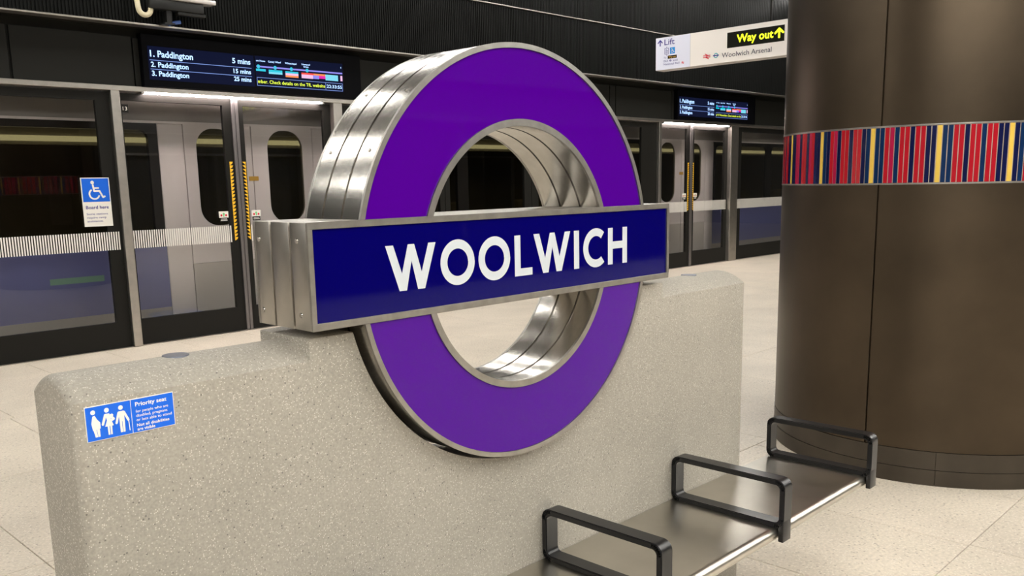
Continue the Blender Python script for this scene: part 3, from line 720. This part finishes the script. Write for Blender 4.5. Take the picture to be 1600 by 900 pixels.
# ------------------------------------------------------------------ bench
be = empty('bench', (.13, -.16, 0)); tag(be, 'stainless steel bench with black armrests fixed along the concrete wall', 'bench')
AX = [1.452-.667*k for k in range(5)]
SZ = .450
def seat_me(x0, x1):
    bm = bmesh.new(); pts = [(.038, SZ-.004), (.036, SZ)]
    cy_, cz_, r = -.345, SZ-.022, .022
    pts += [(cy_-r*math.sin(a), cz_+r*math.cos(a)) for a in [math.pi*k/12 for k in range(13)]]
    pts += [(cy_+.02, cz_-r), (cy_+.02, SZ-.010), (.038, SZ-.010)]
    lo = [bm.verts.new((x0, y, z)) for y, z in pts]; hi = [bm.verts.new((x1, y, z)) for y, z in pts]
    for k in range(len(pts)): bm.faces.new((lo[k], lo[(k+1) % len(pts)], hi[(k+1) % len(pts)], hi[k]))
    bm.faces.new(lo); bm.faces.new(hi)
    return finish(bm, 40)
for a, b in zip(AX[1:], AX): sub(be, link('seat', seat_me(a+.004, b-.004), None, MT['seat_steel']))
def armrest_me():
    """closed loop of flat bar in the YZ plane, the front upright running down past the seat edge"""
    bm = bmesh.new(); y0, y1, z0, z1, t, wd = -.385, .0385, SZ-.002, .609, .0180, .052
    def loop(o, r):
        a0, a1, b0, b1 = y0+o, y1-o, z0+o, z1-o; pts = []
        for cy_, cz_, s in ((a1-r, b1-r, 0), (a0+r, b1-r, 90), (a0+r, b0+r, 180), (a1-r, b0+r, 270)):
            for k in range(7): a = math.radians(s+15*k); pts.append((cy_+r*math.cos(a), cz_+r*math.sin(a)))
        return pts
    O, I = loop(0, .028), loop(t, .016)
    O = [(y, z if not (q >= 14) else z) for q, (y, z) in enumerate(O)]
    V = [[bm.verts.new((x, y, z)) for y, z in L] for x in (-wd/2, wd/2) for L in (O, I)]
    n = len(O)
    for k in range(n):
        j = (k+1) % n
        bm.faces.new((V[0][k], V[0][j], V[1][j], V[1][k])); bm.faces.new((V[2][k], V[2][j], V[3][j], V[3][k]))
        bm.faces.new((V[0][k], V[0][j], V[2][j], V[2][k])); bm.faces.new((V[1][k], V[1][j], V[3][j], V[3][k]))
    es = [e for e in bm.edges if len(e.link_faces) == 2 and abs(e.verts[0].co.x-e.verts[1].co.x) < 1e-6]
    bmesh.ops.bevel(bm, geom=es, offset=.0025, segments=2, affect='EDGES')
    bx(bm, -wd/2, wd/2, y0, y0+.018, SZ-.045, z0+.03, .003, 2)
    return finish(bm, 40)
arm = armrest_me(); arm.materials.append(MT['black_paint'])
for x in AX:
    o = link('armrest', arm); sub(be, o); o.location = (x, 0, 0)
    br = boxo('bracket', be, MT['steel_dull'], x-.012, x+.012, -.32, .04, SZ-.055, SZ-.010)

# ------------------------------------------------------------------ bronze column
CC, CR = (3.62, .16), .88
co = empty('column', (CC[0], CC[1], 0)); tag(co, 'big round bronze clad column with a band of striped tiles', 'column')
def shell(r0, r1, z0, z1, d0, d1, n=24, bev=0):
    bm = bmesh.new(); secs = []
    for k in range(n+1):
        a = math.radians(d0+(d1-d0)*k/n); c, s = math.cos(a), math.sin(a)
        secs.append([bm.verts.new((CC[0]+r*c, CC[1]+r*s, z)) for r, z in ((r0, z0), (r1, z0), (r1, z1), (r0, z1))])
    full = abs(d1-d0) >= 359.99
    for k in range(n):
        for j in range(4): bm.faces.new((secs[k][j], secs[k][(j+1) % 4], secs[k+1][(j+1) % 4], secs[k+1][j]))
    if not full: bm.faces.new(secs[0]); bm.faces.new(secs[-1])
    else: bmesh.ops.remove_doubles(bm, verts=bm.verts, dist=1e-5)
    return finish(bm, 30)
bm = bmesh.new(); cyl(bm, CC, CR-.012, 'z', .0, 5.4, 96); sub(co, link('core', finish(bm, 30), None, MT['bronze']))
SEAM = 178.9
for k in range(4):
    a0, a1 = SEAM+90*k+.30, SEAM+90*(k+1)-.30
    sub(co, link('cladding_panel', shell(CR-.012, CR, .178, 1.500, a0, a1, 48), None, MT['bronze']))
    sub(co, link('cladding_panel', shell(CR-.012, CR, 1.784, 5.4, a0, a1, 48), None, MT['bronze']))
    b0, b1 = 201.2+90*k+.08, 201.2+90*(k+1)-.08
    sub(co, link('skirting', shell(CR-.010, CR+.002, .083, .175, b0, b1, 48), None, MT['bronze_dark']))
    sub(co, link('skirting', shell(CR-.010, CR+.005, .0, .081, b0, b1, 48), None, MT['bronze_dark']))
for z in (1.500, 1.777): sub(co, link('trim_ring', shell(CR-.012, CR+.002, z, z+.007, 0, 360, 128), None, MT['steel_frame']))
sub(co, link('grout_band', shell(CR-.012, CR-.003, 1.505, 1.780, 0, 360, 160), None, MT['t_grout']))
NT = 234; pit = 360/NT; seq = 'YNNRRNRRNRRNN'
tile_d = {}
for c, m in (('Y', 't_yellow'), ('N', 't_navy'), ('R', 't_red'), ('C', 't_crimson'), ('T', 't_teal')):
    bm = bmesh.new(); bx(bm, -.006, .0008, -.0097, .0097, 0, .266, .0010); me = finish(bm); me.materials.append(MT[m]); tile_d[c] = me
YEL = 176.2                              # one yellow tile stands at this bearing
for k in range(NT):
    c = seq[k % 13]
    if c == 'R' and random.random() < .2: c = 'C'
    if c == 'N' and random.random() < .25: c = 'T'
    a = math.radians(YEL+k*pit)
    da = (math.degrees(a)-SEAM) % 90
    o = link('tile', tile_d[c]); sub(co, o); o.location = (CC[0]+CR*math.cos(a), CC[1]+CR*math.sin(a), 1.5085); o.rotation_euler = (0, 0, a)

# ------------------------------------------------------------------ hanging way out sign
SX = 6.0
hs = empty('wayfinding_sign', (SX, 3.1, 2.63)); tag(hs, 'long lit white way out and lift sign hung near the column', 'sign')
YL, YR, ZB, ZT2 = 3.826, 2.385, 2.628, 2.944
boxo('box', hs, MT['shield'], SX+.002, SX+.14, YR, YL, ZB, ZT2, bev=.004)
SU, SV = (0, -1, 0), (0, 0, 1)
def SO(d): return (SX-d, 0, 0)
flat('lift_face', hs, MT['sign_face_blue'], Flat().rect(-YL+.003, ZB+.003, -3.418, ZT2-.003), SO(0), SU, SV)
flat('exit_face', hs, MT['sign_face'], Flat().rect(-3.415, ZB+.003, -YR-.003, ZT2-.003), SO(0), SU, SV)
flat('exit_panel', hs, MT['wayout_black'], Flat().rect(-3.008, 2.756, -2.422, 2.897), SO(.001), SU, SV)
text('lettering', hs, MT['wayout_yellow'], 'Way out', SO(.002), SU, SV, -2.905, -2.532, 2.798, .068, .02)
flat('arrow', hs, MT['wayout_yellow'], Flat().stroke([(-2.474, 2.787), (-2.474, 2.860)], .019, False).stroke([(-2.513, 2.832), (-2.474, 2.868), (-2.435, 2.832)], .018), SO(.002), SU, SV)
text('lettering', hs, MT['grey_print'], 'Woolwich Arsenal', SO(.002), SU, SV, -3.062, -2.545, 2.676, .043, .004)
F = Flat().stroke([(-3.267, 2.714), (-3.188, 2.714)], .008, False).stroke([(-3.267, 2.698), (-3.188, 2.698)], .008, False).stroke([(-3.250, 2.730), (-3.215, 2.714), (-3.240, 2.698), (-3.205, 2.682)], .008, False)
flat('rail_symbol', hs, MT['red_print'], F, SO(.002), SU, SV)
flat('ring_symbol', hs, MT['teal_print'], Flat().arc(-3.126, 2.704, .015, .024, 0, 360, 24), SO(.002), SU, SV)
flat('ring_bar', hs, MT['navy_print'], Flat().rect(-3.158, 2.699, -3.094, 2.709), SO(.003), SU, SV)
text('lettering', hs, MT['navy_print'], 'Lift', SO(.002), SU, SV, -3.719, -3.599, 2.866, .054, .006)
flat('arrow', hs, MT['navy_print'], Flat().stroke([(-3.770, 2.860), (-3.770, 2.914)], .012, False).stroke([(-3.795, 2.892), (-3.770, 2.917), (-3.745, 2.892)], .011), SO(.002), SU, SV)
F = Flat().frame(-3.716, 2.776, -3.667, 2.836, .004).disc(-3.697, 2.818, .006, 12).stroke([(-3.697, 2.808), (-3.697, 2.788)], .007).disc(-3.683, 2.812, .005, 12).stroke([(-3.683, 2.803), (-3.683, 2.790)], .006)
F.poly([(-3.698, 2.840), (-3.684, 2.840), (-3.691, 2.848)]).poly([(-3.698, 2.772), (-3.684, 2.772), (-3.691, 2.764)])
flat('lift_symbol', hs, MT['navy_print'], F, SO(.002), SU, SV)
flat('access_panel', hs, MT['sky_print'], Flat().rect(-3.652, 2.776, -3.593, 2.837), SO(.002), SU, SV)
flat('access_symbol', hs, MT['white_print'], wheelchair(Flat(), -3.644, 2.784, .046), SO(.003), SU, SV)
text('lettering', hs, MT['navy_print'], 'To', SO(.002), SU, SV, -3.725, -3.698, 2.737, .017)
flat('exit_tag', hs, MT['wayout_black'], Flat().rect(-3.678, 2.731, -3.571, 2.761), SO(.002), SU, SV)
text('lettering', hs, MT['ochre'], 'Way out', SO(.003), SU, SV, -3.668, -3.581, 2.739, .015, .02)
text('lettering', hs, MT['navy_print'], 'DLR', SO(.002), SU, SV, -3.725, -3.672, 2.703, .018); text('lettering', hs, MT['navy_print'], 'and', SO(.002), SU, SV, -3.615, -3.563, 2.703, .018)
flat('ring_symbol', hs, MT['navy_print'], Flat().arc(-3.646, 2.712, .006, .010, 0, 360, 16).rect(-3.660, 2.710, -3.632, 2.714), SO(.002), SU, SV)
text('lettering', hs, MT['navy_print'], 'National Rail', SO(.002), SU, SV, -3.725, -3.540, 2.672, .018)
F = Flat().stroke([(-3.516, 2.681), (-3.486, 2.681)], .004, False).stroke([(-3.516, 2.674), (-3.486, 2.674)], .004, False).stroke([(-3.512, 2.689), (-3.496, 2.681), (-3.506, 2.674), (-3.490, 2.666)], .004, False)
flat('rail_symbol', hs, MT['red_print'], F, SO(.002), SU, SV)
for y in (3.62, 2.60):
    bm = bmesh.new(); cyl(bm, (SX+.07, y), .008, 'z', ZT2-.01, 5.42, 12); sub(hs, link('hanger_rod', finish(bm, 40), None, MT['black']))
